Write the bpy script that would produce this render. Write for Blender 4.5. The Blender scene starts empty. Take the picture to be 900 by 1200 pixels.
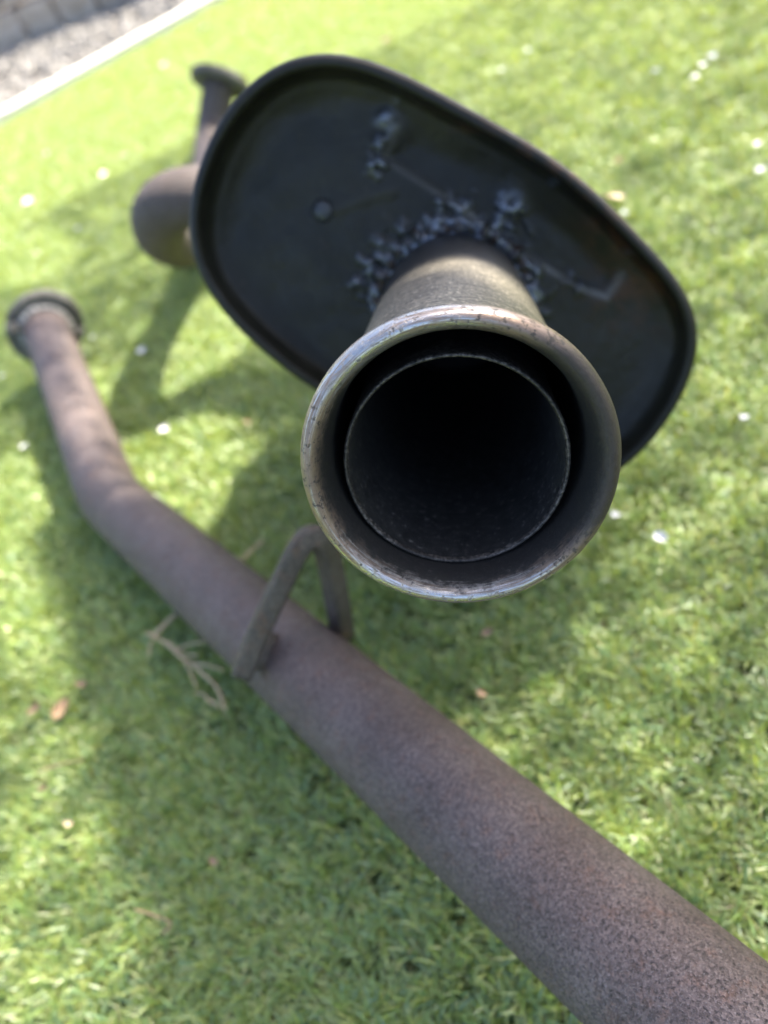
import bpy, bmesh, math, random
import numpy as np
from mathutils import Vector, Matrix, noise
rnd = random.Random(7)
rng = np.random.default_rng(7)
scene = bpy.context.scene
C = scene.collection

# ------------------------------------------------------------------ camera
F = 870.0                                        # focal length of the lens in photograph pixels (900 x 1200)
UP = np.array([-.32, -.66, -.68]); UP /= np.linalg.norm(UP)      # world up seen from the camera (x right, y down, z away)
H = .367                                         # camera height above the soil
YW = np.array([0, 0, 1.]) - UP[2] * UP; YW /= np.linalg.norm(YW)
XW = np.cross(YW, UP)
if XW[0] < 0: XW = -XW
M3 = np.array([XW, YW, UP])                      # camera axes -> world axes
def wv(v): return M3 @ np.asarray(v, float)
def wp(p): return wv(p) + np.array([0, 0, H])
def ray(px, py): return np.array([(px - 450) / F, (py - 600) / F, 1.])
def at(px, py, z): return wp(ray(px, py) * z)    # a point z metres along the view axis
def on_ground(px, py, h=0.):
    r = ray(px, py); return wp(r * ((h - H) / (r @ UP)))

cam_d = bpy.data.cameras.new('camera'); cam = bpy.data.objects.new('camera', cam_d); C.objects.link(cam)
cx, cy, cz = wv([1, 0, 0]), wv([0, -1, 0]), wv([0, 0, -1])
cam.matrix_world = Matrix(((cx[0], cy[0], cz[0], 0), (cx[1], cy[1], cz[1], 0), (cx[2], cy[2], cz[2], H), (0, 0, 0, 1)))
cam_d.sensor_fit = 'AUTO'; cam_d.sensor_width = 36; cam_d.lens = F / 1200 * 36
cam_d.clip_start = .01; cam_d.clip_end = 500
cam_d.dof.use_dof = True; cam_d.dof.focus_distance = .184; cam_d.dof.aperture_fstop = cam_d.lens / 3.3
scene.camera = cam

# ------------------------------------------------------------------ light
SUN_AZ, SUN_EL = math.radians(68), math.radians(48)
S = np.array([math.sin(SUN_AZ) * math.cos(SUN_EL), math.cos(SUN_AZ) * math.cos(SUN_EL), math.sin(SUN_EL)])
w = bpy.data.worlds.new('World'); scene.world = w; w.use_nodes = True
nt = w.node_tree; sky = nt.nodes.new('ShaderNodeTexSky'); sky.sky_type = 'NISHITA'; sky.sun_disc = False
sky.sun_elevation = SUN_EL; sky.sun_rotation = SUN_AZ; sky.air_density = .65; sky.dust_density = 3.0; sky.ozone_density = .6
bg = nt.nodes['Background']; bg.inputs['Strength'].default_value = .15
nt.links.new(sky.outputs[0], bg.inputs['Color'])
sun_d = bpy.data.lights.new('sun', 'SUN'); sun_d.energy = 4.6; sun_d.angle = math.radians(.53); sun_d.color = (1, .93, .80)
sun = bpy.data.objects.new('sun', sun_d); C.objects.link(sun)
sun.rotation_euler = Vector((-S[0], -S[1], -S[2])).to_track_quat('-Z', 'Y').to_euler()
sun.location = (0, 0, 6)
vs = scene.view_settings; vs.view_transform = 'Standard'; vs.look = 'None'; vs.gamma = 1; vs.use_curve_mapping = False
vs.exposure = 1.9
scene.cycles.max_bounces = 8; scene.cycles.transparent_max_bounces = 4
scene.cycles.use_denoising = True

# ------------------------------------------------------------------ helpers
def tag(o, label=None, cat=None, group=None, kind=None):
    for k, v in (('label', label), ('category', cat), ('group', group), ('kind', kind)):
        if v: o[k] = v
    return o
def empty(name, loc, label, cat, group=None):
    o = bpy.data.objects.new(name, None); C.objects.link(o); o.location = loc; o.empty_display_size = .02
    return tag(o, label, cat, group)
def mesh_obj(name, verts, faces, mat, parent=None, smooth=True):
    me = bpy.data.meshes.new(name); me.from_pydata([tuple(v) for v in verts], [], [tuple(f) for f in faces])
    if smooth: me.polygons.foreach_set('use_smooth', [True] * len(me.polygons))
    me.materials.append(mat); me.update()
    o = bpy.data.objects.new(name, me); C.objects.link(o)
    if parent is not None:
        o.parent = parent
        o.matrix_parent_inverse = world_of(parent).inverted()
    return o
def world_of(o):
    m = Matrix.Translation(o.location) @ o.rotation_euler.to_matrix().to_4x4()
    return world_of(o.parent) @ o.matrix_parent_inverse @ m if o.parent else m
def unit(v): v = np.asarray(v, float); return v / np.linalg.norm(v)
def frame(d, ref=(0, 0, 1)):
    d = unit(d); u = np.cross(ref, d)
    if np.linalg.norm(u) < 1e-3: u = np.cross((1, 0, 0), d)
    u = unit(u); return u, np.cross(d, u), d
class MB:
    def __init__(s): s.v, s.f = [], []
    def add(s, v, f):
        k = len(s.v); s.v += [tuple(x) for x in v]; s.f += [tuple(i + k for i in q) for q in f]; return s
    def loft(s, rings, close=False, cap0=False, cap1=False):
        n = len(rings[0]); k = len(s.v)
        for r in rings: s.v += [tuple(x) for x in r]
        m = len(rings)
        for i in range(m if close else m - 1):
            a, b = k + i * n, k + ((i + 1) % m) * n
            for j in range(n):
                j2 = (j + 1) % n; s.f.append((a + j, a + j2, b + j2, b + j))
        if cap0: s.f.append(tuple(k + j for j in range(n))[::-1])
        if cap1: s.f.append(tuple(k + (m - 1) * n + j for j in range(n)))
        return s
    def tube(s, pts, radii, n=32, cap=True, squash=1.0, jit=0., square=0.):
        pts = [np.asarray(p, float) for p in pts]
        if np.isscalar(radii): radii = [radii] * len(pts)
        t0 = unit(pts[1] - pts[0]); u, v, _ = frame(t0)
        rings = []
        for i, p in enumerate(pts):
            t = unit(pts[min(i + 1, len(pts) - 1)] - pts[max(i - 1, 0)])
            u = unit(u - t * (u @ t)); v = np.cross(t, u)
            rings.append([p + (radii[i] * (1 if not square else 1 / (abs(math.cos(a + .5)) ** square + abs(math.sin(a + .5)) ** square) ** (1 / square)) + (rnd.uniform(-jit, jit) if jit else 0)) * (math.cos(a) * u + math.sin(a) * v * squash) for a in np.arange(n) * 2 * math.pi / n])
        return s.loft(rings, cap0=cap, cap1=cap)
    def lathe(s, o, d, prof, n=96, close=False, ref=(0, 0, 1)):
        u, v, d = frame(d, ref); a = np.arange(n) * 2 * math.pi / n
        return s.loft([[o + d * z + r * (math.cos(x) * u + math.sin(x) * v) for x in a] for r, z in prof], close=close)
    def obj(s, name, mat, parent=None, smooth=True): return mesh_obj(name, s.v, s.f, mat, parent, smooth)
def smooth_path(keys, n=10):
    k = [np.asarray(p, float) for p in keys]; k = [2 * k[0] - k[1]] + k + [2 * k[-1] - k[-2]]
    out = []
    for i in range(1, len(k) - 2):
        p0, p1, p2, p3 = k[i - 1:i + 3]
        for t in np.arange(n) / n:
            out.append(.5 * (2 * p1 + (p2 - p0) * t + (2 * p0 - 5 * p1 + 4 * p2 - p3) * t * t + (3 * p1 - p0 - 3 * p2 + p3) * t ** 3))
    return out + [k[-2]]
def fillet(a, b, c, r, n=14):                     # straight a-b-c with a rounded bend of tangent length r
    a, b, c = (np.asarray(x, float) for x in (a, b, c)); p, q = b + unit(a - b) * r, b + unit(c - b) * r
    return [(1 - t) ** 2 * p + 2 * t * (1 - t) * b + t * t * q for t in np.linspace(0, 1, n)]

# ------------------------------------------------------------------ materials
def mat(name):
    m = bpy.data.materials.new(name); m.use_nodes = True
    return m, m.node_tree, m.node_tree.nodes['Principled BSDF']
def nz(nt, scale, detail=4, rough=.6, vec=None, dist=0):
    n = nt.nodes.new('ShaderNodeTexNoise'); n.inputs['Scale'].default_value = scale; n.inputs['Detail'].default_value = detail
    n.inputs['Roughness'].default_value = rough; n.inputs['Distortion'].default_value = dist
    if vec is not None: nt.links.new(vec, n.inputs['Vector'])
    return n.outputs['Fac']
def ramp(nt, fac, stops, interp='LINEAR'):
    r = nt.nodes.new('ShaderNodeValToRGB'); r.color_ramp.interpolation = interp; e = r.color_ramp.elements
    while len(e) < len(stops): e.new(.5)
    for x, (p, c) in zip(e, stops):
        x.position = p; x.color = (c, c, c, 1) if np.isscalar(c) else (*c, 1)
    nt.links.new(fac, r.inputs[0]); return r.outputs[0]
def mix(nt, fac, a, b, mode='MIX'):
    m = nt.nodes.new('ShaderNodeMix'); m.data_type = 'RGBA'; m.blend_type = mode
    for idx, val in ((0, fac), (6, a), (7, b)):
        sock = m.inputs[idx]
        if hasattr(val, 'is_linked'): nt.links.new(val, sock)
        elif idx == 0: sock.default_value = val
        else: sock.default_value = (val, val, val, 1) if np.isscalar(val) else (*val, 1)
    return m.outputs[2]
def math_(nt, op, a, b=0.):
    m = nt.nodes.new('ShaderNodeMath'); m.operation = op
    for i, v in enumerate((a, b)):
        if hasattr(v, 'is_linked'): nt.links.new(v, m.inputs[i])
        else: m.inputs[i].default_value = v
    return m.outputs[0]
def bump(nt, b, h, strength, dist):
    n = nt.nodes.new('ShaderNodeBump'); n.inputs['Strength'].default_value = strength; n.inputs['Distance'].default_value = dist
    nt.links.new(h, n.inputs['Height']); nt.links.new(n.outputs[0], b.inputs['Normal']); return n
def coords(nt):
    return nt.nodes.new('ShaderNodeTexCoord').outputs['Object']

def rust_pipe(name, a, b2, orange, rough=.72, metal=.25):
    m, nt, b = mat(name); v = coords(nt)
    big = nz(nt, 28, 4, .6, v); mid = nz(nt, 160, 4, .7, v); fine = nz(nt, 900, 3, .7, v); grit = nz(nt, 1900, 2, .6, v)
    col = ramp(nt, big, [(.3, a), (.7, b2)])
    col = mix(nt, ramp(nt, mid, [(.54, 0.), (.74, .5)]), col, orange)
    vo = nt.nodes.new('ShaderNodeTexVoronoi'); vo.inputs['Scale'].default_value = 1150; nt.links.new(v, vo.inputs['Vector'])
    cell = ramp(nt, vo.outputs['Color'], [(.2, .68), (.8, 1.4)]); col = mix(nt, 1., col, cell, 'MULTIPLY')
    pits = ramp(nt, nz(nt, 1000, 2, .55, v), [(.33, .7), (.45, 0.)])
    col = mix(nt, pits, col, (.022, .018, .018))
    col = mix(nt, ramp(nt, grit, [(.55, 0.), (.75, .5)]), col, (.34, .31, .31))
    nt.links.new(col, b.inputs['Base Color']); b.inputs['Metallic'].default_value = metal
    nt.links.new(ramp(nt, mid, [(.3, rough - .12), (.7, rough + .1)]), b.inputs['Roughness'])
    h = math_(nt, 'SUBTRACT', math_(nt, 'ADD', math_(nt, 'MULTIPLY', grit, .8), fine), math_(nt, 'MULTIPLY', pits, .8))
    bump(nt, b, h, .7, .0007)
    return m
M_pipe = rust_pipe('rusty_brown_steel', (.094, .068, .060), (.142, .110, .102), (.18, .092, .055), .6)
M_back = rust_pipe('rusty_grey_steel', (.080, .062, .055), (.120, .096, .086), (.12, .07, .05))
M_rod = rust_pipe('dull_bracket_steel', (.070, .058, .046), (.125, .105, .085), (.28, .13, .06), .5, .4)
M_flange = rust_pipe('crusted_flange_steel', (.05, .048, .038), (.19, .185, .16), (.12, .08, .05), .7, .2)

# black satin paint with dusty specks, pits and rust, plus sky sheen painted on panel edges; the vertex attributes 'crust' and 'rust' carry what grew where
M_black, nt, b = mat('old_black_paint'); v = coords(nt)
at1 = nt.nodes.new('ShaderNodeAttribute'); at1.attribute_name = 'crust'
at2 = nt.nodes.new('ShaderNodeAttribute'); at2.attribute_name = 'rust'
big = nz(nt, 22, 5, .6, v); fine = nz(nt, 420, 4, .65, v); mid = nz(nt, 110, 5, .65, v)
col = ramp(nt, big, [(.3, (.008, .0085, .006)), (.7, (.017, .0165, .011))])
col = mix(nt, ramp(nt, mid, [(.60, 0.), (.74, .5)]), col, (.035, .033, .028))
rustm = math_(nt, 'MULTIPLY', at2.outputs['Fac'], ramp(nt, mid, [(.42, 0.), (.58, 1.)]))
col = mix(nt, rustm, col, (.085, .036, .017))
col = mix(nt, math_(nt, 'MULTIPLY', at1.outputs['Fac'], .8), col, (.18, .20, .235))
at3 = nt.nodes.new('ShaderNodeAttribute'); at3.attribute_name = 'edge_sheen'
col = mix(nt, math_(nt, 'MULTIPLY', at3.outputs['Fac'], 1.), col, (.14, .138, .13))  # pale sheen of the sky painted into the colour along panel edges
nt.links.new(col, b.inputs['Base Color'])
b.inputs['Specular IOR Level'].default_value = .3
nt.links.new(mix(nt, at1.outputs['Fac'], ramp(nt, mid, [(.35, .36), (.7, .56)]), .17), b.inputs['Roughness'])
nt.links.new(math_(nt, 'MULTIPLY', at1.outputs['Fac'], .5), b.inputs['Metallic'])
bump(nt, b, math_(nt, 'ADD', math_(nt, 'MULTIPLY', mid, 1.5), math_(nt, 'MULTIPLY', fine, .35)), .35, .0012)

# brushed tail pipe, dusty, painted black over its root
M_tail, nt, b = mat('dusty_brushed_steel'); v = coords(nt)
sep = nt.nodes.new('ShaderNodeSeparateXYZ'); nt.links.new(v, sep.inputs[0])
mp = nt.nodes.new('ShaderNodeMapping'); nt.links.new(v, mp.inputs[0]); mp.inputs['Scale'].default_value = (1, 1, 9)
streak = nz(nt, 55, 6, .8, mp.outputs[0]); grit = nz(nt, 1500, 3, .7, v); big = nz(nt, 45, 4, .6, v)
col = ramp(nt, streak, [(.36, (.05, .044, .034)), (.64, (.215, .19, .145))])
g2 = nz(nt, 800, 4, .8, v)
col = mix(nt, ramp(nt, g2, [(.36, .95), (.48, 0.)]), col, (.025, .022, .018))
col = mix(nt, ramp(nt, g2, [(.56, 0.), (.66, .9)]), col, (.58, .52, .40))
zz = math_(nt, 'ADD', sep.outputs[2], math_(nt, 'MULTIPLY', math_(nt, 'SUBTRACT', big, .5), .012))
paint = ramp(nt, math_(nt, 'MULTIPLY', zz, 4.), [(.43, 0.), (.50, 1.)])
col = mix(nt, paint, col, (.009, .010, .012))
nt.links.new(col, b.inputs['Base Color'])
nt.links.new(mix(nt, paint, .3, 0.), b.inputs['Metallic'])
nt.links.new(mix(nt, paint, ramp(nt, grit, [(.3, .32), (.7, .55)]), .35), b.inputs['Roughness'])
bump(nt, b, math_(nt, 'ADD', streak, math_(nt, 'MULTIPLY', grit, .6)), .25, .0005)

# worn chrome lip: bright where polished, brown tarnish in streaks round the rim, dark pits, soot towards the inside
# attributes: 'soot' (profile), 'grime' (where tarnish sits), 'run' (angle and profile, so that streaks follow the rim)
M_chrome, nt, b = mat('worn_chrome'); v = coords(nt)
def at_(n): x = nt.nodes.new('ShaderNodeAttribute'); x.attribute_name = n; return x
run = at_('run').outputs['Vector']
st1 = nz(nt, 2.2, 6, .7, run, .3); st2 = nz(nt, 6.0, 5, .75, run); mid = nz(nt, 300, 5, .7, v); grit = nz(nt, 1700, 3, .65, v)
gr = at_('grime').outputs['Fac']
st3 = nz(nt, 9.0, 4, .7, run)
stain = ramp(nt, math_(nt, 'ADD', math_(nt, 'ADD', math_(nt, 'MULTIPLY', st1, .65), math_(nt, 'MULTIPLY', st3, .35)), math_(nt, 'MULTIPLY', math_(nt, 'SUBTRACT', gr, .12), .5)), [(.47, .04), (.58, .92)])
pit = ramp(nt, math_(nt, 'ADD', nz(nt, 620, 5, .75, v), math_(nt, 'MULTIPLY', gr, .10)), [(.57, 0.), (.65, 1.)])
dull = ramp(nt, math_(nt, 'ADD', gr, math_(nt, 'MULTIPLY', math_(nt, 'SUBTRACT', st2, .5), .8)), [(.40, 0.), (.75, .92)])
brown = ramp(nt, st2, [(.3, (.10, .072, .052)), (.55, (.25, .165, .11)), (.72, (.38, .20, .11))])
col = mix(nt, stain, (.60, .58, .55), brown)
col = mix(nt, dull, col, mix(nt, ramp(nt, st1, [(.4, 0.), (.6, 1.)]), (.010, .009, .008), (.030, .022, .016)))
col = mix(nt, math_(nt, 'MULTIPLY', pit, .9), col, (.045, .035, .028))
sootf = math_(nt, 'ADD', at_('soot').outputs['Fac'], math_(nt, 'MULTIPLY', math_(nt, 'SUBTRACT', math_(nt, 'MULTIPLY', math_(nt, 'ADD', mid, st2), .5), .5), 1.7))
soot = ramp(nt, sootf, [(.25, 0.), (.70, 1.)])
col = mix(nt, soot, col, (.022, .021, .020))
nt.links.new(col, b.inputs['Base Color'])
dirt = math_(nt, 'MAXIMUM', math_(nt, 'MAXIMUM', soot, pit), dull)
nt.links.new(mix(nt, dirt, mix(nt, stain, 1., .45), .05), b.inputs['Metallic'])
nt.links.new(mix(nt, dirt, mix(nt, stain, .15, .38), .55), b.inputs['Roughness'])
bump(nt, b, math_(nt, 'SUBTRACT', math_(nt, 'ADD', math_(nt, 'MULTIPLY', grit, .35), math_(nt, 'MULTIPLY', st2, .5)), pit), .35, .0004)

M_soot, nt, b = mat('sooty_steel'); v = coords(nt)
mid = nz(nt, 260, 5, .7, v); grit = nz(nt, 1500, 3, .7, v)
col = ramp(nt, mid, [(.35, (.016, .016, .016)), (.70, (.042, .041, .038))])
col = mix(nt, ramp(nt, nz(nt, 520, 5, .75, v), [(.58, 0.), (.68, .7)]), col, (.19, .175, .16))
nt.links.new(col, b.inputs['Base Color']); b.inputs['Roughness'].default_value = .62; b.inputs['Metallic'].default_value = .1
bump(nt, b, grit, .5, .0006)
M_sootrim, nt, b = mat('scuffed_pipe_rim'); v = coords(nt)
grit = nz(nt, 900, 4, .7, v)
gc = mix(nt, ramp(nt, nz(nt, 70, 3, .6, v), [(.4, 0.), (.6, 1.)]), (.07, .06, .052), (.22, .19, .165))
nt.links.new(mix(nt, ramp(nt, grit, [(.42, 0.), (.70, 1.)]), (.025, .023, .021), gc), b.inputs['Base Color'])
b.inputs['Metallic'].default_value = .5; b.inputs['Roughness'].default_value = .5
bump(nt, b, grit, .5, .0005)

def simple(name, c1, c2, scale, rough=.8, bs=.3, bd=.002, tr=0.):
    m, nt, b = mat(name); v = coords(nt); n = nz(nt, scale, 5, .65, v)
    nt.links.new(ramp(nt, n, [(.3, c1), (.7, c2)]), b.inputs['Base Color']); b.inputs['Roughness'].default_value = rough
    bump(nt, b, n, bs, bd)
    if tr: b.inputs['Subsurface Weight'].default_value = tr; b.inputs['Subsurface Radius'].default_value = (.004, .004, .004)
    return m
M_soil = simple('turf_backing', (.05, .075, .025), (.09, .12, .04), 60, .95)
M_edge = simple('pale_edging', (.66, .63, .54), (.78, .75, .67), 25, .8)
M_petal = simple('white_petal', (.78, .77, .74), (.86, .85, .84), 200, .6, .1, .0005)
M_dry = simple('dry_straw', (.40, .29, .16), (.56, .44, .28), 300, .75)
M_leaf = simple('dry_leaf', (.20, .12, .07), (.36, .25, .15), 120, .7)
M_beige = simple('beige_leaf', (.52, .40, .26), (.68, .55, .38), 120, .7)
M_stone = simple('beige_stone', (.40, .33, .25), (.54, .46, .37), 14, .9, .6, .01)
M_weld = simple('pale_weld', (.16, .155, .145), (.46, .45, .43), 160, .55, .5, .001)
M_bark = simple('bark', (.10, .075, .05), (.19, .15, .11), 18, .9, .8, .02)

M_gravel, nt, b = mat('grey_gravel')
a1 = nt.nodes.new('ShaderNodeAttribute'); a1.attribute_name = 'tint'
nt.links.new(a1.outputs['Color'], b.inputs['Base Color']); b.inputs['Roughness'].default_value = .85
M_grit = simple('gravel_bed', (.12, .11, .10), (.20, .18, .16), 90, .95)

def leafy(name, base, gloss=.35, trans=.45, gl=.05):
    m = bpy.data.materials.new(name); m.use_nodes = True; nt = m.node_tree; nt.nodes.clear()
    out = nt.nodes.new('ShaderNodeOutputMaterial')
    if base is None:
        a = nt.nodes.new('ShaderNodeAttribute'); a.attribute_name = 'tint'; col = a.outputs['Color']
    else:
        col = ramp(nt, nz(nt, 2, 3, .6, coords(nt)), [(.3, base[0]), (.7, base[1])])
    d = nt.nodes.new('ShaderNodeBsdfDiffuse'); t = nt.nodes.new('ShaderNodeBsdfTranslucent'); g = nt.nodes.new('ShaderNodeBsdfGlossy')
    nt.links.new(col, d.inputs['Color'])
    tc = mix(nt, 1., col, (1.25, 1.05, .45), 'MULTIPLY'); nt.links.new(tc, t.inputs['Color'])
    g.inputs['Roughness'].default_value = gloss; g.inputs['Color'].default_value = (1, 1, 1, 1)
    m1 = nt.nodes.new('ShaderNodeMixShader'); m1.inputs[0].default_value = trans
    nt.links.new(d.outputs[0], m1.inputs[1]); nt.links.new(t.outputs[0], m1.inputs[2])
    m2 = nt.nodes.new('ShaderNodeMixShader'); m2.inputs[0].default_value = gl
    nt.links.new(m1.outputs[0], m2.inputs[1]); nt.links.new(g.outputs[0], m2.inputs[2]); nt.links.new(m2.outputs[0], out.inputs[0])
    return m
M_grass = leafy('turf_blade', None, .45, .45, .08)
M_crown = leafy('tree_leaf', ((.05, .10, .025), (.09, .16, .04)), .4, .3)

# ------------------------------------------------------------------ ground, turf
E0, E1 = on_ground(0, 131, .03), on_ground(236, 0, .03)          # centre line of the pale edging
ed = unit((E1 - E0) * [1, 1, 0]); en = np.array([ed[1], -ed[0], 0.])   # en points towards the lawn
if en @ (np.array([0, .5, 0]) - E0) < 0: en = -en
EW = .030                                                       # half width of the edging
def grid_sheet(name, cx_, cy_, sx, sy, z, m):
    return tag(mesh_obj(name, [(cx_ - sx, cy_ - sy, z), (cx_ + sx, cy_ - sy, z), (cx_ + sx, cy_ + sy, z), (cx_ - sx, cy_ + sy, z)], [(0, 1, 2, 3)], m, smooth=False), kind='structure')
grid_sheet('ground', 0, 20, 150, 150, 0., M_soil)

def blade_tile(k, size=.10, dens=330000):
    n = int(size * size * dens); g = np.random.default_rng(100 + k)
    p = np.c_[g.uniform(-size / 2, size / 2, (n, 2)), np.zeros(n)]
    # blades grow in tufts: pull roots towards tuft centres, lean together
    nc = int(n / 9); tc = g.uniform(-size / 2, size / 2, (nc, 2)); ti = g.integers(0, nc, n)
    p[:, :2] = tc[ti] + g.normal(0, .0013, (n, 2))
    ta = g.uniform(0, 2 * np.pi, nc)
    az = ta[ti] + g.normal(0, 1.0, n)
    L = g.uniform(.010, .021, n); wd = g.uniform(.00045, .00085, n)
    lean0 = np.abs(g.normal(.15, .22, n)); curl = g.normal(1.5, .8, n)
    thatch = g.random(n) < .10
    L[thatch] = g.uniform(.012, .024, thatch.sum()); curl[thatch] = g.uniform(2.0, 4.5, thatch.sum()); wd[thatch] *= .6
    hd = np.c_[np.cos(az), np.sin(az), np.zeros(n)]; sd = np.c_[-np.sin(az), np.cos(az), np.zeros(n)]
    tw = g.normal(0, .5, n)
    sd = sd * np.cos(tw)[:, None] + np.array([0, 0, 1.]) * np.sin(tw)[:, None] * .6
    SEG = 5; vs_ = np.zeros((n, SEG + 1, 2, 3)); q = p.copy()
    for i in range(SEG + 1):
        t = i / SEG; ang = lean0 + curl * t
        if i: q = q + (hd * np.sin(ang)[:, None] + np.array([0, 0, 1.]) * np.cos(ang)[:, None]) * (L / SEG)[:, None]
        q[:, 2] = np.maximum(q[:, 2], .001)
        ww = wd * (1 - .15 * t if t < .75 else max(.12, (1 - t) * 3.4))
        vs_[:, i, 0] = q - sd * ww[:, None]; vs_[:, i, 1] = q + sd * ww[:, None]
    V = vs_.reshape(-1, 3)
    base = (np.arange(n) * (SEG + 1) * 2)[:, None]
    fs = np.concatenate([base + np.array([2 * i, 2 * i + 1, 2 * i + 3, 2 * i + 2]) for i in range(SEG)], 1).reshape(-1, 4)
    me = bpy.data.meshes.new('turf_tuft'); me.vertices.add(len(V)); me.vertices.foreach_set('co', V.ravel())
    me.loops.add(fs.size); me.loops.foreach_set('vertex_index', fs.ravel().astype(np.int32))
    me.polygons.add(len(fs)); me.polygons.foreach_set('loop_start', np.arange(0, fs.size, 4, dtype=np.int32))
    me.polygons.foreach_set('use_smooth', np.ones(len(fs), bool))
    me.update(); me.validate()
    pal = np.array([(.26, .39, .105), (.31, .43, .115), (.39, .48, .13), (.22, .37, .16), (.46, .52, .17)])
    colr = pal[g.choice(5, n, p=[.28, .28, .20, .14, .10])] * g.uniform(.8, 1.2, (n, 1))
    colr[thatch] = np.array([(.46, .42, .16), (.38, .33, .14)])[g.integers(0, 2, thatch.sum())]
    ca = me.color_attributes.new('tint', 'FLOAT_COLOR', 'POINT')
    ca.data.foreach_set('color', np.repeat(np.c_[colr, np.ones(n)], (SEG + 1) * 2, 0).ravel())
    me.materials.append(M_grass)
    return bpy.data.objects.new('turf_tuft', me)
tile_col = bpy.data.collections.new('turf_tufts')
for k in range(8): tile_col.objects.link(blade_tile(k))
T = .072; pts = []
for ix in range(-55, 42):
    for iy in range(-10, 74):
        p = np.array([ix * T + rng.uniform(-.007, .007), iy * T + rng.uniform(-.007, .007), 0.])
        if (p - E0) @ en < EW + .045: continue
        pts.append(p)
# an extra row that lies tight along the edging
for s in np.arange(-3, 6, .1):
    pts.append((E0 + ed * s + en * (EW + .046)) * [1, 1, 0])
pts = np.array(pts); n = len(pts)
me = bpy.data.meshes.new('grass'); me.from_pydata([tuple(p) for p in pts], [], [])
a = me.attributes.new('rot', 'FLOAT_VECTOR', 'POINT')
rots = np.zeros((n, 3)); rots[:, 2] = rng.integers(0, 4, n) * math.pi / 2 + rng.uniform(-.08, .08, n); rots[-90:, 2] = math.atan2(ed[1], ed[0]) + rng.integers(0, 4, 90) * math.pi / 2
a.data.foreach_set('vector', rots.ravel())
a = me.attributes.new('pick', 'INT', 'POINT'); a.data.foreach_set('value', rng.integers(0, 8, n).astype(np.int32))
a = me.attributes.new('grow', 'FLOAT', 'POINT'); a.data.foreach_set('value', rng.uniform(.76, .94, n))
grass = bpy.data.objects.new('grass', me); C.objects.link(grass)
tag(grass, 'bright green short turf grass covering the lawn under the exhaust parts', 'grass', kind='stuff')
ng = bpy.data.node_groups.new('turf', 'GeometryNodeTree')
ng.interface.new_socket('Geometry', in_out='INPUT', socket_type='NodeSocketGeometry')
ng.interface.new_socket('Geometry', in_out='OUTPUT', socket_type='NodeSocketGeometry')
N = ng.nodes; gi = N.new('NodeGroupInput'); go = N.new('NodeGroupOutput'); iop = N.new('GeometryNodeInstanceOnPoints')
ci = N.new('GeometryNodeCollectionInfo'); ci.inputs['Collection'].default_value = tile_col
ci.inputs['Separate Children'].default_value = True; ci.inputs['Reset Children'].default_value = True
def named(nm, t):
    x = N.new('GeometryNodeInputNamedAttribute'); x.data_type = t; x.inputs[0].default_value = nm; return x.outputs[0]
e2r = N.new('FunctionNodeEulerToRotation'); ng.links.new(named('rot', 'FLOAT_VECTOR'), e2r.inputs[0])
ng.links.new(gi.outputs[0], iop.inputs['Points']); ng.links.new(ci.outputs[0], iop.inputs['Instance'])
iop.inputs['Pick Instance'].default_value = True
ng.links.new(named('pick', 'INT'), iop.inputs['Instance Index']); ng.links.new(e2r.outputs[0], iop.inputs['Rotation'])
ng.links.new(named('grow', 'FLOAT'), iop.inputs['Scale']); ng.links.new(iop.outputs[0], go.inputs[0])
md = grass.modifiers.new('turf', 'NODES'); md.node_group = ng

# ------------------------------------------------------------------ edging, gravel, stone wall
def beam(mb, p, q, side, hw, z0, z1, bev=.004):
    prof = [(-hw, z0), (hw, z0), (hw, z1 - bev), (hw - bev, z1), (-hw + bev, z1), (-hw, z1 - bev)]
    mb.loft([[np.array([x[0], x[1], 0]) + side * a_ + np.array([0, 0, z]) for a_, z in prof] for x in (p, q)], cap0=True, cap1=True)
k = empty('lawn_edging', (E0 + ed * .6) * [1, 1, 0], 'sunlit white edging strip running between the lawn and the gravel', 'edging')
for i in range(-3, 6):
    mb = MB(); beam(mb, E0 + ed * (i * 1.0 + .002), E0 + ed * (i + .998), en, EW, -.05, .034 + rnd.uniform(-.002, .002)); mb.obj('edging_board', M_edge, k, False)
g0 = E0 - en * (EW + .001)
bed = [g0 - ed * 4, g0 + ed * 6, g0 + ed * 6 - en * 5, g0 - ed * 4 - en * 5]
tag(mesh_obj('gravel_path', [(p[0], p[1], .012) for p in bed], [(0, 1, 2, 3)], M_grit, smooth=False), kind='structure')
ico = bmesh.new(); bmesh.ops.create_icosphere(ico, subdivisions=1, radius=1)
iv = np.array([v.co[:] for v in ico.verts]); ifc = np.array([[v.index for v in f.verts] for f in ico.faces]); ico.free()
wall_off = 1.0
nst = 9000; sv = []; sf = []; sc = []
for i in range(nst):
    a_, b_ = rng.uniform(-1.2, 3.2), rng.uniform(.01, 1.45)
    r = rng.uniform(.008, .019); o = g0 + ed * a_ - en * (b_ + .01); o[2] = .012 + r * rng.uniform(.1, .9)
    Rm = np.linalg.qr(rng.normal(size=(3, 3)))[0]
    sv.append((iv * rng.uniform(.75, 1.2, (len(iv), 1)) * [r, r * rng.uniform(.6, 1), r * rng.uniform(.45, .8)]) @ Rm + o)
    sf.append(ifc + i * len(iv)); t_ = rng.uniform(.16, .36); sc.append(np.tile([t_, t_ * .94, t_ * .85, 1], (len(iv), 1)))
o = mesh_obj('gravel', np.concatenate(sv), np.concatenate(sf), M_gravel, smooth=False)
ca = o.data.color_attributes.new('tint', 'FLOAT_COLOR', 'POINT'); ca.data.foreach_set('color', np.concatenate(sc).ravel())
tag(o, 'pale grey gravel bed beyond the white edging strip', 'gravel', kind='stuff')

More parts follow.
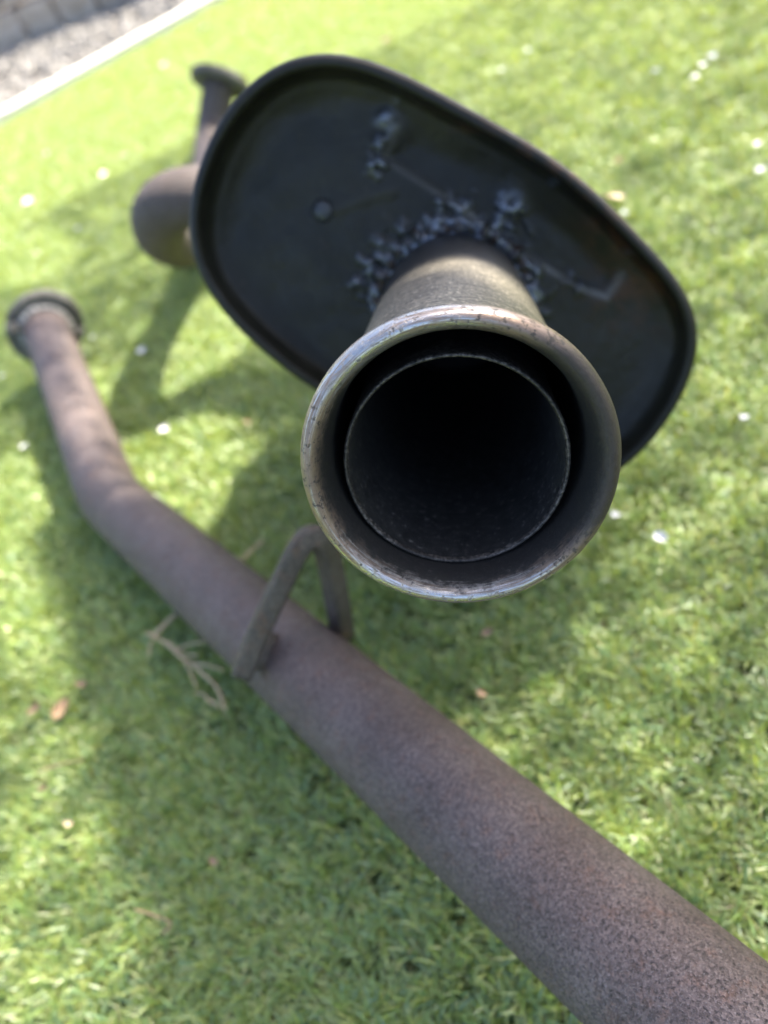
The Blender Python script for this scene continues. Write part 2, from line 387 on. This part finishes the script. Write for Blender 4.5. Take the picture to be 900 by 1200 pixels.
W0, W1 = on_ground(0, 60, .02), on_ground(150, 4, .02)
wd_ = unit((W1 - W0) * [1, 1, 0]); wn = np.array([wd_[1], -wd_[0], 0.])
if wn @ (np.array([0, .5, 0]) - W0) < 0: wn = -wn
wallo = empty('stone_wall', (W0[0], W0[1], .012), 'low wall of rough beige stone blocks behind the gravel bed', 'wall')
def rough_block(c, sx, sy, sz, name='stone_block'):
    bm = bmesh.new(); bmesh.ops.create_cube(bm, size=1)
    bmesh.ops.subdivide_edges(bm, edges=bm.edges[:], cuts=2, use_grid_fill=True)
    off = Vector((rnd.uniform(0, 99), rnd.uniform(0, 99), 0))
    vs_ = []
    for v_ in bm.verts:
        p = Vector(v_.co); q = Vector((p.x * sx, p.y * sy, p.z * sz)); ln = max(abs(p.x), abs(p.y), abs(p.z)); edge = sorted((abs(p.x), abs(p.y), abs(p.z)))[1]
        q *= 1 - .05 * (edge > .45); q += noise.noise_vector(p * 2 + off) * .012
        vs_.append(c + wd_ * q.x + wn * q.y + np.array([0, 0, q.z]))
    f_ = [[v_.index for v_ in f.verts] for f in bm.faces]; bm.free()
    return mesh_obj(name, vs_, f_, M_stone, wallo, False)
s = -.9
for course in range(3):
    s = -.9 - .13 * course
    while s < 2.8:
        L_ = rnd.uniform(.20, .38)
        rough_block((W0 + wd_ * (s + L_ / 2) - wn * (.10 + .05 * course)) * [1, 1, 0] + np.array([0, 0, .075 + .128 * course]), L_ - .022, .19, .118)
        s += L_

# ------------------------------------------------------------------ the muffler
a_c = unit([.079, -.445, .892]); T0c = np.array([.0188, -.0146, .19]) - .0095 * a_c
A = wv(a_c); T0 = wp(T0c)                       # tail pipe axis (pointing from its mouth to the muffler) and mouth centre
uc = np.cross(a_c, [0, -1, 0]); uc = unit(uc if uc[0] > 0 else -uc); vc = np.cross(uc, a_c); vc = vc if vc[1] < 0 else -vc
U, V_ = wv(uc), wv(vc)
S_RIM, S_FACE, S_BACK = .183, .199, .424
OUT = np.array([(-53.8,107.0),(-66.7,105.8),(-79.2,100.5),(-89.9,94.1),(-99.1,86.2),(-107.6,74.7),(-113.4,64.4),(-119.0,51.2),(-121.7,36.7),(-120.4,24.2),(-117.3,14.4),(-108.0,1.0),(-95.2,-15.0),(-83.2,-26.2),(-72.2,-33.4),(-48.0,-51.1),(-18.1,-70.7),(12.6,-86.2),(43.5,-93.6),(69.3,-89.8),(85.4,-78.9),(95.2,-69.3),(104.7,-53.3),(110.6,-37.1),(113.3,-19.9),(112.1,-9.1),(107.0,2.9),(98.8,14.0),(88.6,24.9),(78.3,34.5),(66.7,44.9),(55.4,55.2),(43.3,63.3),(27.9,72.0),(9.8,82.6),(-7.6,91.2),(-25.1,99.6),(-39.4,104.5)]) / 1000.
def resample(P, n):
    Q = np.r_[P, P[:1]]; L = np.r_[0, np.cumsum(np.linalg.norm(np.diff(Q, axis=0), axis=1))]
    t = np.linspace(0, L[-1], n, endpoint=False); return np.c_[np.interp(t, L, Q[:, 0]), np.interp(t, L, Q[:, 1])]
NO = 320
ol = resample(OUT, NO); z = ol[:, 0] + 1j * ol[:, 1]; ft = np.fft.fft(z); fr = np.fft.fftfreq(NO, 1 / NO); ft[np.abs(fr) > 9] = 0; z = np.fft.ifft(ft)
ol = np.c_[z.real, z.imag]
tg = np.roll(ol, -1, 0) - np.roll(ol, 1, 0); nrm = np.c_[tg[:, 1], -tg[:, 0]]; nrm /= np.linalg.norm(nrm, axis=1)[:, None]
if (nrm * (ol - ol.mean(0))).sum() < 0: nrm = -nrm
def inset(d):
    q = ol - nrm * d
    if d > .02:
        zz = q[:, 0] + 1j * q[:, 1]; ft = np.fft.fft(zz); ft[np.abs(fr) > 9] = 0; zz = np.fft.ifft(ft); q = np.c_[zz.real, zz.imag]
    return q
def P3(q, s): return [T0 + A * s + U * x + V_ * y for x, y in q] if np.isscalar(s) else [T0 + A * ss + U * x + V_ * y for (x, y), ss in zip(q, s)]
muffler = empty('exhaust_muffler', (T0[0] + A[0] * .3, T0[1] + A[1] * .3, 0), 'black oval car muffler with its round chrome tailpipe mouth facing the viewer', 'muffler')
# shell: rolled seam bead at the front, body behind
rs = []
for d, s_ in [(.0062, S_RIM + .007), (.0055, S_RIM + .0022), (.0047, S_RIM + .0006), (.0035, S_RIM), (.0018, S_RIM + .0006), (.0005, S_RIM + .002), (0, S_RIM + .0045), (.0002, S_RIM + .009), (.0016, S_RIM + .0115), (.0042, S_RIM + .014), (.0042, S_RIM + .06), (.0042, S_RIM + .12), (.0042, S_RIM + .18), (.0042, S_BACK - .02), (.001, S_BACK - .015), (.001, S_BACK - .006), (.004, S_BACK)]:
    rs.append(P3(inset(d), s_))
mb = MB(); mb.loft(rs); shell = mb.obj('shell', M_black, muffler)
mb = MB(); mb.loft([P3(inset(.006), S_BACK - .001), P3(inset(.012), S_BACK - .008), P3(inset(.03), S_BACK - .008), P3(inset(.03) * .3, S_BACK - .008)], cap1=True); mb.obj('rear_cap', M_black, muffler)

# front end cap: pressed sheet, a second ridge inside the seam, a sunken panel, crusted weld spatter round the pipe
def to_uv(px, py, s_=S_FACE):
    r = ray(px, py); P0 = T0c + a_c * s_; q = r * ((P0 @ a_c) / (r @ a_c)) - P0; return np.array([q @ uc, q @ vc])
panel = np.array([to_uv(*p) for p in [(447, 187), (530, 240), (612, 300), (676, 338), (712, 351), (738, 312), (700, 255), (640, 205), (560, 155), (490, 120), (470, 132)]])
def sd_poly(P, q):                                # signed distance, negative inside
    d = np.full(len(q), 9.); ins = np.zeros(len(q), bool); n = len(P)
    for i in range(n):
        a_, b_ = P[i], P[(i + 1) % n]; e = b_ - a_; w_ = q - a_
        t = np.clip((w_ @ e) / (e @ e), 0, 1); d = np.minimum(d, np.linalg.norm(w_ - t[:, None] * e, axis=1))
        c = (a_[1] <= q[:, 1]) != (b_[1] <= q[:, 1])
        x = a_[0] + (q[:, 1] - a_[1]) / np.where(abs(e[1]) < 1e-9, 1e-9, e[1]) * e[0]; ins ^= c & (q[:, 0] < x)
    return np.where(ins, -d, d)
def sst(x, a_, b_): t = np.clip((x - a_) / (b_ - a_), 0, 1); return t * t * (3 - 2 * t)
rings = [inset(d) for d in (.0058, .0063, .0072, .0085, .0098, .0110, .0125, .0145, .0170, .020, .023)]
prof = [S_RIM + x for x in (.004, .0078, .0108, .0128, .0136, .0139, .0147, .0156, .0163, .0167, .0168)]
last = rings[-1]; KR = 110
tubec = np.array([0., 0.])
for i in range(1, KR + 1):
    t = i / KR; rings.append(last * (1 - t) + (tubec + .030 * np.c_[np.cos(np.angle(last[:, 0] + 1j * last[:, 1])), np.sin(np.angle(last[:, 0] + 1j * last[:, 1]))]) * t)
    prof.append(S_FACE + .0008)
q = np.concatenate(rings); s_ = np.repeat(prof, NO)
rr = np.linalg.norm(q, axis=1)
inner = np.repeat(np.r_[np.zeros(7), .3, .6, .9, np.ones(KR + 1)], NO)
sd = sd_poly(panel, q)
soft = .0045 + .014 * sst(q[:, 0] * .5 + q[:, 1] * .86, .040, .062)       # its upper edge runs out softly towards the rim
t_ = np.clip((sd + soft) / (soft + .0005), 0, 1); s_ = s_ + inner * .0030 * (1 - t_ * t_ * (3 - 2 * t_))                 # sunken panel
dome = inner * .0025 * sst(rr, .12, .03); s_ = s_ - dome
ridge = to_uv(375, 250), to_uv(460, 222)
e = ridge[1] - ridge[0]; tt = np.clip(((q - ridge[0]) @ e) / (e @ e), 0, 1); dr = np.linalg.norm(q - ridge[0] - tt[:, None] * e, axis=1)
s_ = s_ - inner * .0007 * np.exp(-(dr / .0030) ** 2)
nv = len(q); n1 = np.array([noise.noise(Vector((x * 55, y * 55, 3.1))) for x, y in q]); n2 = np.array([noise.fractal(Vector((x * 190, y * 190, 7.7)), .8, 2., 3) for x, y in q])
n4 = np.array([noise.noise(Vector((x * 190, y * 190, 5.2))) for x, y in q])
n3 = np.array([noise.noise(Vector((x * 330, y * 330, 1.7))) for x, y in q])
s_ = s_ - inner * (n1 * .0010 + n2 * .00018)
ang = np.degrees(np.arctan2(q[:, 1], q[:, 0]))
near = np.exp(-((np.maximum(rr - .036, 0)) / .0095) ** 2) * sst(ang, -35, 5) * sst(-ang, -215, -170)
near = np.maximum(near, .0)
spots = [(to_uv(456, 140), .007, 1.), (to_uv(447, 165), .005, 1.), (to_uv(444, 190), .006, 1.), (to_uv(600, 245), .010, 1.), (to_uv(590, 265), .010, 1.), (to_uv(540, 240), .008, 1.), (to_uv(520, 238), .006, .9),
         (to_uv(667, 329), .0035, 1.), (to_uv(679, 339), .0035, 1.), (to_uv(631, 342), .007, .9), (to_uv(452, 285), .008, .9), (to_uv(434, 310), .008, .9), (to_uv(425, 335), .007, .9), (to_uv(470, 268), .008, 1.), (to_uv(650, 215), .004, .6), (to_uv(740, 288), .004, .7), (to_uv(720, 250), .003, .5)]
for c_, r_, k_ in spots: near = np.maximum(near, k_ * np.exp(-(np.linalg.norm(q - c_, axis=1) / r_) ** 2))
lump = sst(n4 * .9 + n3 * .22 + near * 1.05, .40, 1.4) * sst(near, .1, .3)
s_ = s_ - lump * .0036 - inner * near * (.0006 + .0008 * n3)
rim_up = sst(q[:, 0] * .5 + q[:, 1] * .86, .055, .085) * sst(q[:, 0], -.03, .02)
s_ = s_ - (1 - inner) * rim_up * n3 * .0012
mb = MB(); k = 0
mb.v = [tuple(T0 + A * ss + U * x + V_ * y) for (x, y), ss in zip(q, s_)]
m_ = len(rings)
for i in range(m_ - 1):
    for j in range(NO):
        j2 = (j + 1) % NO; mb.f.append((i * NO + j, i * NO + j2, (i + 1) * NO + j2, (i + 1) * NO + j))
cap = mb.obj('end_cap', M_black, muffler)
def attr(o, nm, vals):
    x = o.data.attributes.new(nm, 'FLOAT', 'POINT'); x.data.foreach_set('value', np.asarray(vals, np.float32))
attr(cap, 'crust', np.clip(lump * (.85 + 1.1 * n3 + .5 * n2), 0, 1))
rust = np.maximum(rim_up * (rr > .075) * .75, .8 * np.exp(-(np.linalg.norm(q - to_uv(725, 262), axis=1) / .014) ** 2)); rust = np.maximum(rust, .6 * np.exp(-(np.linalg.norm(q - to_uv(748, 330), axis=1) / .02) ** 2)); attr(cap, 'rust', rust)
edge = inner * np.exp(-((sd + .0012) / .0016) ** 2) * np.clip(.7 + 1.2 * n1, .15, 1) * sst(ang, 180, 20)  # painted sky sheen on the edges of the sunken panel
edge = np.maximum(edge, inner * np.exp(-(dr / .003) ** 2) * .05); attr(cap, 'edge_sheen', edge)
attr(shell, 'crust', np.zeros(len(shell.data.vertices)))
co = np.array([v.co[:] for v in shell.data.vertices]) - T0; su, sv_ = co @ U, co @ V_
attr(shell, 'rust', .8 * sst(su * .5 + sv_ * .86, .06, .085) * sst(su, -.01, .05))
# plug on the cap
pc = to_uv(379, 247); pw = T0 + A * (S_FACE + .001) + U * pc[0] + V_ * pc[1]
mb = MB(); mb.lathe(pw, -A, [(.0060, -.002), (.0055, .001), (.0047, .0025), (.0042, .0036), (.0032, .0045), (.0012, .005), (.0001, .005)], 20)
plug = mb.obj('plug', M_black, cap); attr(plug, 'crust', np.array([.30 if i >= 60 else .05 for i in range(len(plug.data.vertices))])); attr(plug, 'rust', np.zeros(len(plug.data.vertices)))

# weld bead where the tail pipe enters
NB = 220; RT = .034
mb = MB(); ringsw = []
for j, a_ in enumerate(np.arange(NB) * 2 * math.pi / NB):
    dr_ = math.cos(a_) * U + math.sin(a_) * V_; k_ = .0052 + .0012 * math.sin(a_ * 38) + .0028 * noise.noise(Vector((math.cos(a_) * 6, math.sin(a_) * 6, 2.)))
    ringsw.append([T0 + A * (S_FACE - .0012) + dr_ * (RT + .0006) + (dr_ * math.cos(b_) - A * math.sin(b_)) * k_ * (1.0 if math.cos(b_) > 0 else .5) for b_ in np.arange(10) * 2 * math.pi / 10])
mb.loft(ringsw, close=True); wb = mb.obj('weld_bead', M_black, muffler)
attr(wb, 'crust', [.9 * max(0., noise.noise(Vector(v.co) * 160) + .25) for v in wb.data.vertices]); attr(wb, 'rust', np.full(len(wb.data.vertices), .3))

# tail pipe with its flared, rolled mouth. Built in a frame whose z is the pipe axis so its streaks follow the pipe
def axis_obj(name, prof, m, parent, n=128, off=(0, 0)):
    o = bpy.data.objects.new(name, None)
    a_ = np.arange(n) * 2 * math.pi / n
    mb = MB(); mb.loft([[(off[0] + r * math.cos(x), off[1] + r * math.sin(x), zz) for x in a_] for r, zz in prof])
    o = mesh_obj(name, mb.v, mb.f, m)
    Mx = Matrix(((U[0], V_[0], A[0], T0[0]), (U[1], V_[1], A[1], T0[1]), (U[2], V_[2], A[2], T0[2]), (0, 0, 0, 1)))
    o.parent = parent; o.matrix_parent_inverse = Matrix.Translation(parent.location).inverted() @ Mx
    return o
tp = axis_obj('tail_pipe', [(.0345, .009), (.0341, .011), (.034, .014)] + [(.034, x) for x in np.linspace(.02, .198, 14)] + [(.0345, .2005)], M_tail, muffler, 160)
lipp = [(.0341, .0125), (.0355, .0092), (.0374, .0068), (.0386, .0052), (.0392, .0033), (.0392, .0016), (.0388, .0002), (.0381, -.0009), (.0372, -.0015), (.0363, -.0016), (.0354, -.0012), (.0346, -.0002), (.0340, .0012), (.0335, .0031), (.0331, .0053), (.0328, .0082), (.0326, .0118), (.0324, .016), (.0323, .022), (.0322, .08), (.0322, .21)]
lip = axis_obj('rolled_lip', lipp, M_chrome, muffler, 192)
sv2 = [0, 0, 0, 0, 0, 0, 0, 0, .04, .14, .28, .45, .60, .74, .85, .95, 1, 1, 1, 1, 1]
attr(lip, 'soot', np.repeat(sv2, 192))
th = np.tile(np.arange(192) * 2 * math.pi / 192, len(sv2)); prm = np.repeat(np.arange(len(sv2)), 192)
x = lip.data.attributes.new('run', 'FLOAT_VECTOR', 'POINT'); x.data.foreach_set('vector', np.c_[np.cos(th), np.sin(th), prm * .9].ravel().astype(np.float32))
gd = np.exp(-((th - math.radians(20)) / .75) ** 2) + np.exp(-((th - 2 * math.pi - math.radians(10)) / .75) ** 2)
gl_ = .30 * np.exp(-((th - math.radians(185)) / .6) ** 2) + .12
attr(lip, 'grime', np.clip(gd * (.30 + .09 * prm) + gl_ * (.5 + .06 * prm), 0, 1))
io = (-.0004, -.0031)
ip = axis_obj('inner_pipe', [(.0293, .2), (.0293, .012), (.0292, .0111), (.0287, .0107), (.0282, .0111), (.0281, .012), (.0281, .05), (.0281, .10), (.0281, .2)], M_soot, muffler, 160, io)
ipr = axis_obj('pipe_rim', [(.02937, .024), (.02940, .0114), (.0292, .0103), (.0287, .0100), (.0283, .0103), (.02800, .0114)], M_sootrim, ip, 160, io)
ipr.matrix_parent_inverse = Matrix()
bk = axis_obj('baffle', [(.033, .2), (.01, .2), (.0001, .2)], M_soot, muffler, 48)

# bent pipe at the back of the muffler, ending in a flange that lies on the lawn
back_c = T0 + A * S_BACK
keys = [back_c - U * .02, back_c + A * .03 - U * .045, at(300, 232, .655), at(226, 231, .655), at(195, 243, .67), at(186, 263, .71), at(195, 281, .78), at(222, 284, .88), at(244, 240, 1.0), at(245, 205, 1.10), at(248, 160, 1.22), at(257, 98, 1.21)]
pth = smooth_path(keys, 12)
mb = MB(); mb.tube(pth, .0255, 40); ipipe = mb.obj('bent_pipe', M_back, muffler)
fa = unit(np.asarray(keys[-1]) - np.asarray(keys[-2])); fc = np.asarray(keys[-1])
mb = MB(); mb.lathe(fc, fa, [(.026, -.004), (.044, -.004), (.0465, -.002), (.0465, .009), (.044, .011), (.024, .011), (.024, -.004)], 48); mb.obj('flange', M_flange, ipipe)

# ------------------------------------------------------------------ the long front pipe
d1 = wv(unit([-.605, -.307, .734])); q0 = wp([.0887, .1472, .2258]); q1 = wp([-.2201, -.0091, .6003])
fl = at(53, 383, .84)
start = q0 - d1 * .20; corner = q1 + d1 * .005
exh = empty('exhaust_pipe', (corner[0], corner[1], 0), 'long rusty brown exhaust pipe lying across the grass below the muffler', 'pipe')
p_ = [start + (corner - start) * t for t in np.linspace(0, .93, 30)] + fillet(start, corner, fl, .022, 18)
e_ = p_[-1]; p_ += [e_ + (fl - e_) * t for t in np.linspace(.1, 1, 10)]
mb = MB(); mb.tube(p_, .025, 64); tubeo = mb.obj('pipe', M_pipe, exh)
fd = unit(fl - p_[-6])
mb = MB(); NF = 64; fu, fv, _ = frame(fd)
def fl_ring(sc, z): return [fl + fd * z + sc * (1 + .05 * math.cos(2 * a_ + .9) + .02 * noise.noise(Vector((math.cos(a_) * 3, math.sin(a_) * 3, 0)))) * (math.cos(a_) * fu + math.sin(a_) * fv) for a_ in np.arange(NF) * 2 * math.pi / NF]
mb.loft([fl_ring(.0252, -.008), fl_ring(.038, -.008), fl_ring(.0415, -.006), fl_ring(.042, .002), fl_ring(.0405, .006), fl_ring(.022, .006)]); flo = mb.obj('flange', M_flange, exh)
for a_ in (.62, .62 + math.pi):
    bc = fl + .034 * (math.cos(a_) * fu + math.sin(a_) * fv)
    mb = MB(); mb.lathe(bc, -fd, [(.0075, .007), (.0075, .014), (.006, .0155), (.004, .016), (.0035, .021), (.0001, .022)], 6); mb.obj('bolt', M_flange, flo, False)
mb = MB(); rw = []
for a_ in np.arange(120) * 2 * math.pi / 120:
    dr_ = math.cos(a_) * fu + math.sin(a_) * fv; k_ = .004 + .0012 * math.sin(a_ * 23) + .001 * noise.noise(dr_.tolist())
    rw.append([fl - fd * .009 + dr_ * .0255 + (dr_ * math.cos(b_) - fd * math.sin(b_)) * k_ for b_ in np.arange(8) * 2 * math.pi / 8])
mb.loft(rw, close=True); mb.obj('weld_bead', M_weld, flo)
# hanger: a bent rod welded to both flanks of the pipe
Cx = wp([-.0497, .0772, .3936])                                            # pipe axis near the hanger
hk = [at(283, 790, .365), at(303, 741, .358), at(333, 677, .348), at(349, 645, .343), at(362, 630, .342), at(377, 632, .345), at(387, 662, .357), at(396, 710, .374), at(402, 745, .392)]
mb = MB(); mb.tube(smooth_path(hk, 8), .0053, 32, square=5.); hang = mb.obj('hanger_rod', M_rod, exh)
for p, t in ((at(292, 786, .366), at(322, 742, .372)), (at(401, 743, .390), at(392, 722, .388))):
    mb = MB(); mb.tube([p, p * .66 + t * .34, p * .33 + t * .67, t], [.002, .0052, .0046, .0018], 10, jit=.0009); mb.obj('weld_seam', M_rod, hang)

# ------------------------------------------------------------------ small things on the lawn
GT = .0155
def petal(px, py, r0, label, m=M_petal, name='white_petal', cat='petal', group='white petals fallen on the lawn', long_=1.0, h=GT):
    r = r0 * .85; c = on_ground(px, py, h); mb = MB(); n = 12; yaw = rnd.uniform(0, 6.28); til = rnd.uniform(-.45, .45); cup = rnd.uniform(.15, .5)
    R_ = Matrix.Rotation(yaw, 3, 'Z') @ Matrix.Rotation(til, 3, 'X')
    rings_ = []
    for f_ in (.02, .4, .75, 1.):
        rings_.append([np.array(R_ @ Vector((f_ * r * long_ * math.cos(a_) * (1 + .10 * math.sin(3 * a_ + yaw)), f_ * r * .72 * math.sin(a_), cup * r * f_ * f_ + .15 * r * math.sin(2 * a_ + yaw) * f_))) for a_ in np.arange(n) * 2 * math.pi / n])
    mb.loft(rings_, cap0=True)
    low = [[x - np.array([0, 0, .0006]) for x in rg] for rg in rings_]
    mb.loft(low[::-1], cap1=True); k = len(rings_) * n
    for j in range(n):
        j2 = (j + 1) % n; mb.f.append((3 * n + j, k + j, k + j2, 3 * n + j2))
    o = mb.obj(name, m); o.location = c
    return tag(o, label, cat, group)
PET = [
 (193, 502, .0062, 'white petal in the sunlit gap between the brown pipe and the muffler'),
 (775, 629, .0050, 'white petal on the grass right of the chrome tailpipe mouth'),
 (722, 603, .0035, 'small pale petal close to the right edge of the chrome mouth'),
 (166, 411, .0060, 'white petal in shadow between the front flange and the muffler'),
 (238, 34, .0150, 'large bright petal in the sun beside the white edging strip'),
 (192, 76, .0130, 'white petal in the sun left of the far pipe flange'),
 (55, 181, .0100, 'white petal on the left of the lawn near the edging'),
 (122, 204, .0080, 'white petal left of the bent rear pipe'),
 (32, 236, .0090, 'long pale petal near the left edge of the photo, above the front flange'),
 (29, 524, .0050, 'white petal on the shaded grass left of the brown pipe'),
 (4, 441, .0060, 'white petal at the left edge beside the front flange'),
 (888, 168, .0048, 'upper one of two white petals at the right edge of the lawn'),
 (891, 198, .0050, 'lower one of two white petals at the right edge of the lawn'),
 (765, 84, .0075, 'pale petal left of the petal cluster at the upper right'),
 (834, 66, .0075, 'topmost petal of the cluster at the upper right'),
 (825, 77, .0065, 'middle petal of the cluster at the upper right'),
 (815, 90, .0060, 'lowest petal of the cluster at the upper right'),
 (733, 250, .0050, 'small white petal beside the beige leaf behind the muffler'),
 (590, 82, .0080, 'pale petal in the grass above the muffler'),
 (873, 489, .0035, 'small pale petal at the right edge, level with the tailpipe mouth'),
 (148, 182, .0060, 'faint petal between the edging and the bent rear pipe'),
 (92, 268, .0055, 'faint petal left of the bent rear pipe and above the brown pipe'),
 (110, 395, .0040, 'pale petal right beside the front flange of the brown pipe'),
 (620, 60, .0060, 'faint petal near the top of the lawn above the muffler edge'),
]
for x, y, r, l in PET: petal(x, y, r, l, long_=1.5 if 'long' in l else 1.0)
for x, y, r, l, m in [
 (716, 232, .0120, 'beige dry leaf behind the upper right rim of the muffler', M_beige),
 (453, 46, .0080, 'brown scrap of leaf at the top of the lawn', M_leaf),
 (40, 832, .0045, 'orange leaf scrap on the grass left of the dry twig', M_leaf),
 (95, 803, .0045, 'tan leaf scrap on the grass just left of the dry twig', M_leaf),
 (72, 832, .0070, 'brown crumpled leaf on the grass at the lower left', M_leaf),
 (50, 925, .0030, 'small brown scrap at the left, below the crumpled leaf', M_leaf),
 (81, 966, .0028, 'tiny yellow scrap in the grass at the lower left', M_beige),
 (290, 495, .0040, 'reddish scrap in the shaded grass under the muffler', M_leaf),
 (571, 741, .0032, 'brown scrap just under the chrome tailpipe mouth', M_leaf),
 (565, 813, .0032, 'brown scrap on the grass above the brown pipe', M_leaf),
 (52, 172, .0090, 'brown scrap beside the petal near the edging', M_leaf),
 (250, 1010, .0026, 'tiny brown scrap in the grass left of the brown pipe', M_leaf),
 (725, 188, .0045, 'reddish leaf scrap on the lawn above the beige leaf', M_leaf)]:
    petal(x, y, r, l, m, 'leaf_scrap', 'leaf', 'dry leaf scraps on the lawn', 1.3)
def stalk(mb, px, r, h0=.026):
    r = r * .65; mb.tube(smooth_path([on_ground(x, y, h0 + rnd.uniform(-.001, .004)) for x, y in px], 5), r, 7)
tw = empty('dry_twig', on_ground(220, 775, .022), 'straw coloured dry twig with thin side shoots beside the brown pipe', 'twig')
mb = MB(); stalk(mb, [(172, 742), (192, 752), (212, 770), (222, 776), (238, 790), (254, 806), (264, 832)], .0016); mb.obj('stem', M_dry, tw)
for px, r in (([(180, 745), (195, 730), (206, 720)], .0022), ([(205, 763), (222, 755), (240, 752)], .0011), ([(222, 777), (244, 780), (262, 786)], .0011), ([(214, 770), (224, 790), (230, 806)], .0010), ([(240, 818), (250, 822), (257, 830)], .0009), ([(196, 752), (216, 766), (232, 768)], .0010), ([(182, 745), (176, 756), (174, 770)], .0009), ([(228, 812), (240, 815), (248, 826)], .0008)):
    mb = MB(); stalk(mb, px, r); mb.obj('shoot', M_dry, tw)
mb = MB(); stalk(mb, [(282, 658), (296, 644), (308, 634)], .0016); tag(mb.obj('straw_stalk', M_dry), 'short straw stalk on the grass behind the brown pipe', 'straw')
mb = MB(); stalk(mb, [(158, 1066), (178, 1072), (200, 1082), (190, 1094)], .0008); tag(mb.obj('straw_stalk', M_leaf), 'thin brown stalk in the grass at the lower left', 'straw')
mb = MB(); stalk(mb, [(44, 905), (70, 896), (98, 890)], .0008); tag(mb.obj('straw_stalk', M_leaf), 'thin brown stalk near the left edge below the leaf scraps', 'straw')

# ------------------------------------------------------------------ unseen tree added to dapple the lawn, its leaves thinned where sun should fall
def sun_through(px, py):                           # share of sunlight that reaches the lawn there
    def blob(cx_, cy_, rx, ry, rot=0.):
        c_, s__ = math.cos(rot), math.sin(rot); dx, dy = px - cx_, py - cy_
        return 1 - sst(np.hypot((dx * c_ + dy * s__) / rx, (-dx * s__ + dy * c_) / ry), .9, 1.25)
    v = np.full(len(px), .33)
    v = np.maximum(v, .60 * sst(px, 400, 470) * sst(-py, -470, -330))
    v = np.maximum(v, .38 * sst(px, 590, 680) * sst(-py, -900, -700))
    v = np.maximum(v, .45 * sst(-px, -250, -200) * sst(-py, -360, -310))
    v = np.maximum(v, .45 * sst(-px, -200, -60) * sst(py, 700, 780))
    for b_ in ((228, 390, 72, 42, -.5), (195, 525, 88, 82, .5), (10, 650, 66, 120, 0), (112, 500, 52, 80, 0), (20, 300, 60, 30, -.3)):
        v = np.maximum(v, blob(*b_))
    return np.maximum(v, 1. * ((py < 60 + (345 - px) * .62) & (px < 350)))
tree = empty('added_shade_tree', (2.7, -1.0, 0), 'unseen leafy tree added beside the lawn to shade the grass', 'tree')  # added only to block sun; stands out of view
HC = 1.7; cen = np.array([0.1, .6, 0]) + S * (HC / S[2])
mb = MB(); fork = np.array([2.1, -.7, 1.7])
mb.tube(smooth_path([(2.7, -1.0, -.1), (2.66, -.98, .5), (2.45, -.85, 1.1), fork], 6), np.linspace(.14, .09, 19).tolist(), 14); mb.obj('added_trunk', M_bark, tree)
for tip in [cen + np.array(o_) for o_ in ((-.45, -.35, .1), (-.1, -.3, .15), (.1, -.6, .0), (.35, -.3, .1), (-.3, .0, .1))]:
    mb = MB(); pp = smooth_path([fork, fork * .55 + tip * .45 + np.array([0, 0, .25]), tip], 6); mb.tube(pp, np.linspace(.05, .012, len(pp)).tolist(), 8); mb.obj('added_limb', M_bark, tree)
def leaves(c, r):                                  # one small folded leaf per point, two triangles each
    n = len(c); a_ = rng.normal(size=(n, 3)); a_ /= np.linalg.norm(a_, axis=1)[:, None]
    b_ = np.cross(a_, rng.normal(size=(n, 3))); b_ /= np.linalg.norm(b_, axis=1)[:, None]
    r = r[:, None]; nn = np.cross(a_, b_) * r * .15
    return np.stack([c - a_ * r, c + b_ * r * .42 + nn, c + a_ * r, c - b_ * r * .42 + nn], 1).reshape(-1, 3)
NL = 110000
g = np.c_[rng.uniform(-.85, .95, NL), rng.uniform(-.35, 1.5, NL), np.zeros(NL)]
c = g + S * ((HC + rng.uniform(-.2, .2, NL)) / S[2])[:, None]
pc_ = (g + np.array([0, 0, .02 - H])) @ M3; vis = pc_[:, 2] > .05
px = np.where(vis, pc_[:, 0] / np.where(vis, pc_[:, 2], 1) * F + 450, 450); py = np.where(vis, pc_[:, 1] / np.where(vis, pc_[:, 2], 1) * F + 600, 1500)
through = sun_through(px, py)
def off_axis(p, d, lo, hi):                        # distance of each leaf's sun ray from a stretch of a pipe axis
    dp = d - S * (d @ S); w_ = c - p; t_ = np.clip((w_ @ dp) / (dp @ dp), lo, hi); w_ = w_ - t_[:, None] * d
    return np.linalg.norm(w_ - (w_ @ S)[:, None] * S, axis=1)
through = np.where(off_axis(q0, d1, -.25, .36) < .036, .08, through)
through = np.where(off_axis(T0, A, .02, .12) < .016, 1., through)  # gap left in the added leaves so sun reaches the tail pipe
keep = rng.random(NL) < -np.log(np.clip(through, .05, 1)) / 2.9
keep &= px > -500
L1 = leaves(c[keep], rng.uniform(.009, .016, keep.sum()))
c2 = fork + np.array([.1, -.1, .8]) + rng.normal(size=(6000, 3)) * [.5, .45, .3]     # the rest of the crown, over the trunk
ne = 10000; ge = q0 + d1 * rng.uniform(-.25, .42, (ne, 1)) + rng.normal(0, .016, (ne, 3))
c = ge + S * ((HC + rng.uniform(-.2, .2, ne)) / S[2])[:, None]          # extra leaves added to keep the long pipe in shade
c = c[off_axis(T0, A, .02, .12) > .024]; L1 = np.concatenate([L1, leaves(c, rng.uniform(.009, .014, len(c)))])
lv = np.concatenate([L1, leaves(c2, rng.uniform(.02, .035, 6000))])
kk = np.arange(len(lv) // 4)[:, None] * 4; lf = np.concatenate([kk + [0, 1, 2], kk + [0, 2, 3]])
mesh_obj('added_crown', lv, lf, M_crown, tree, False)
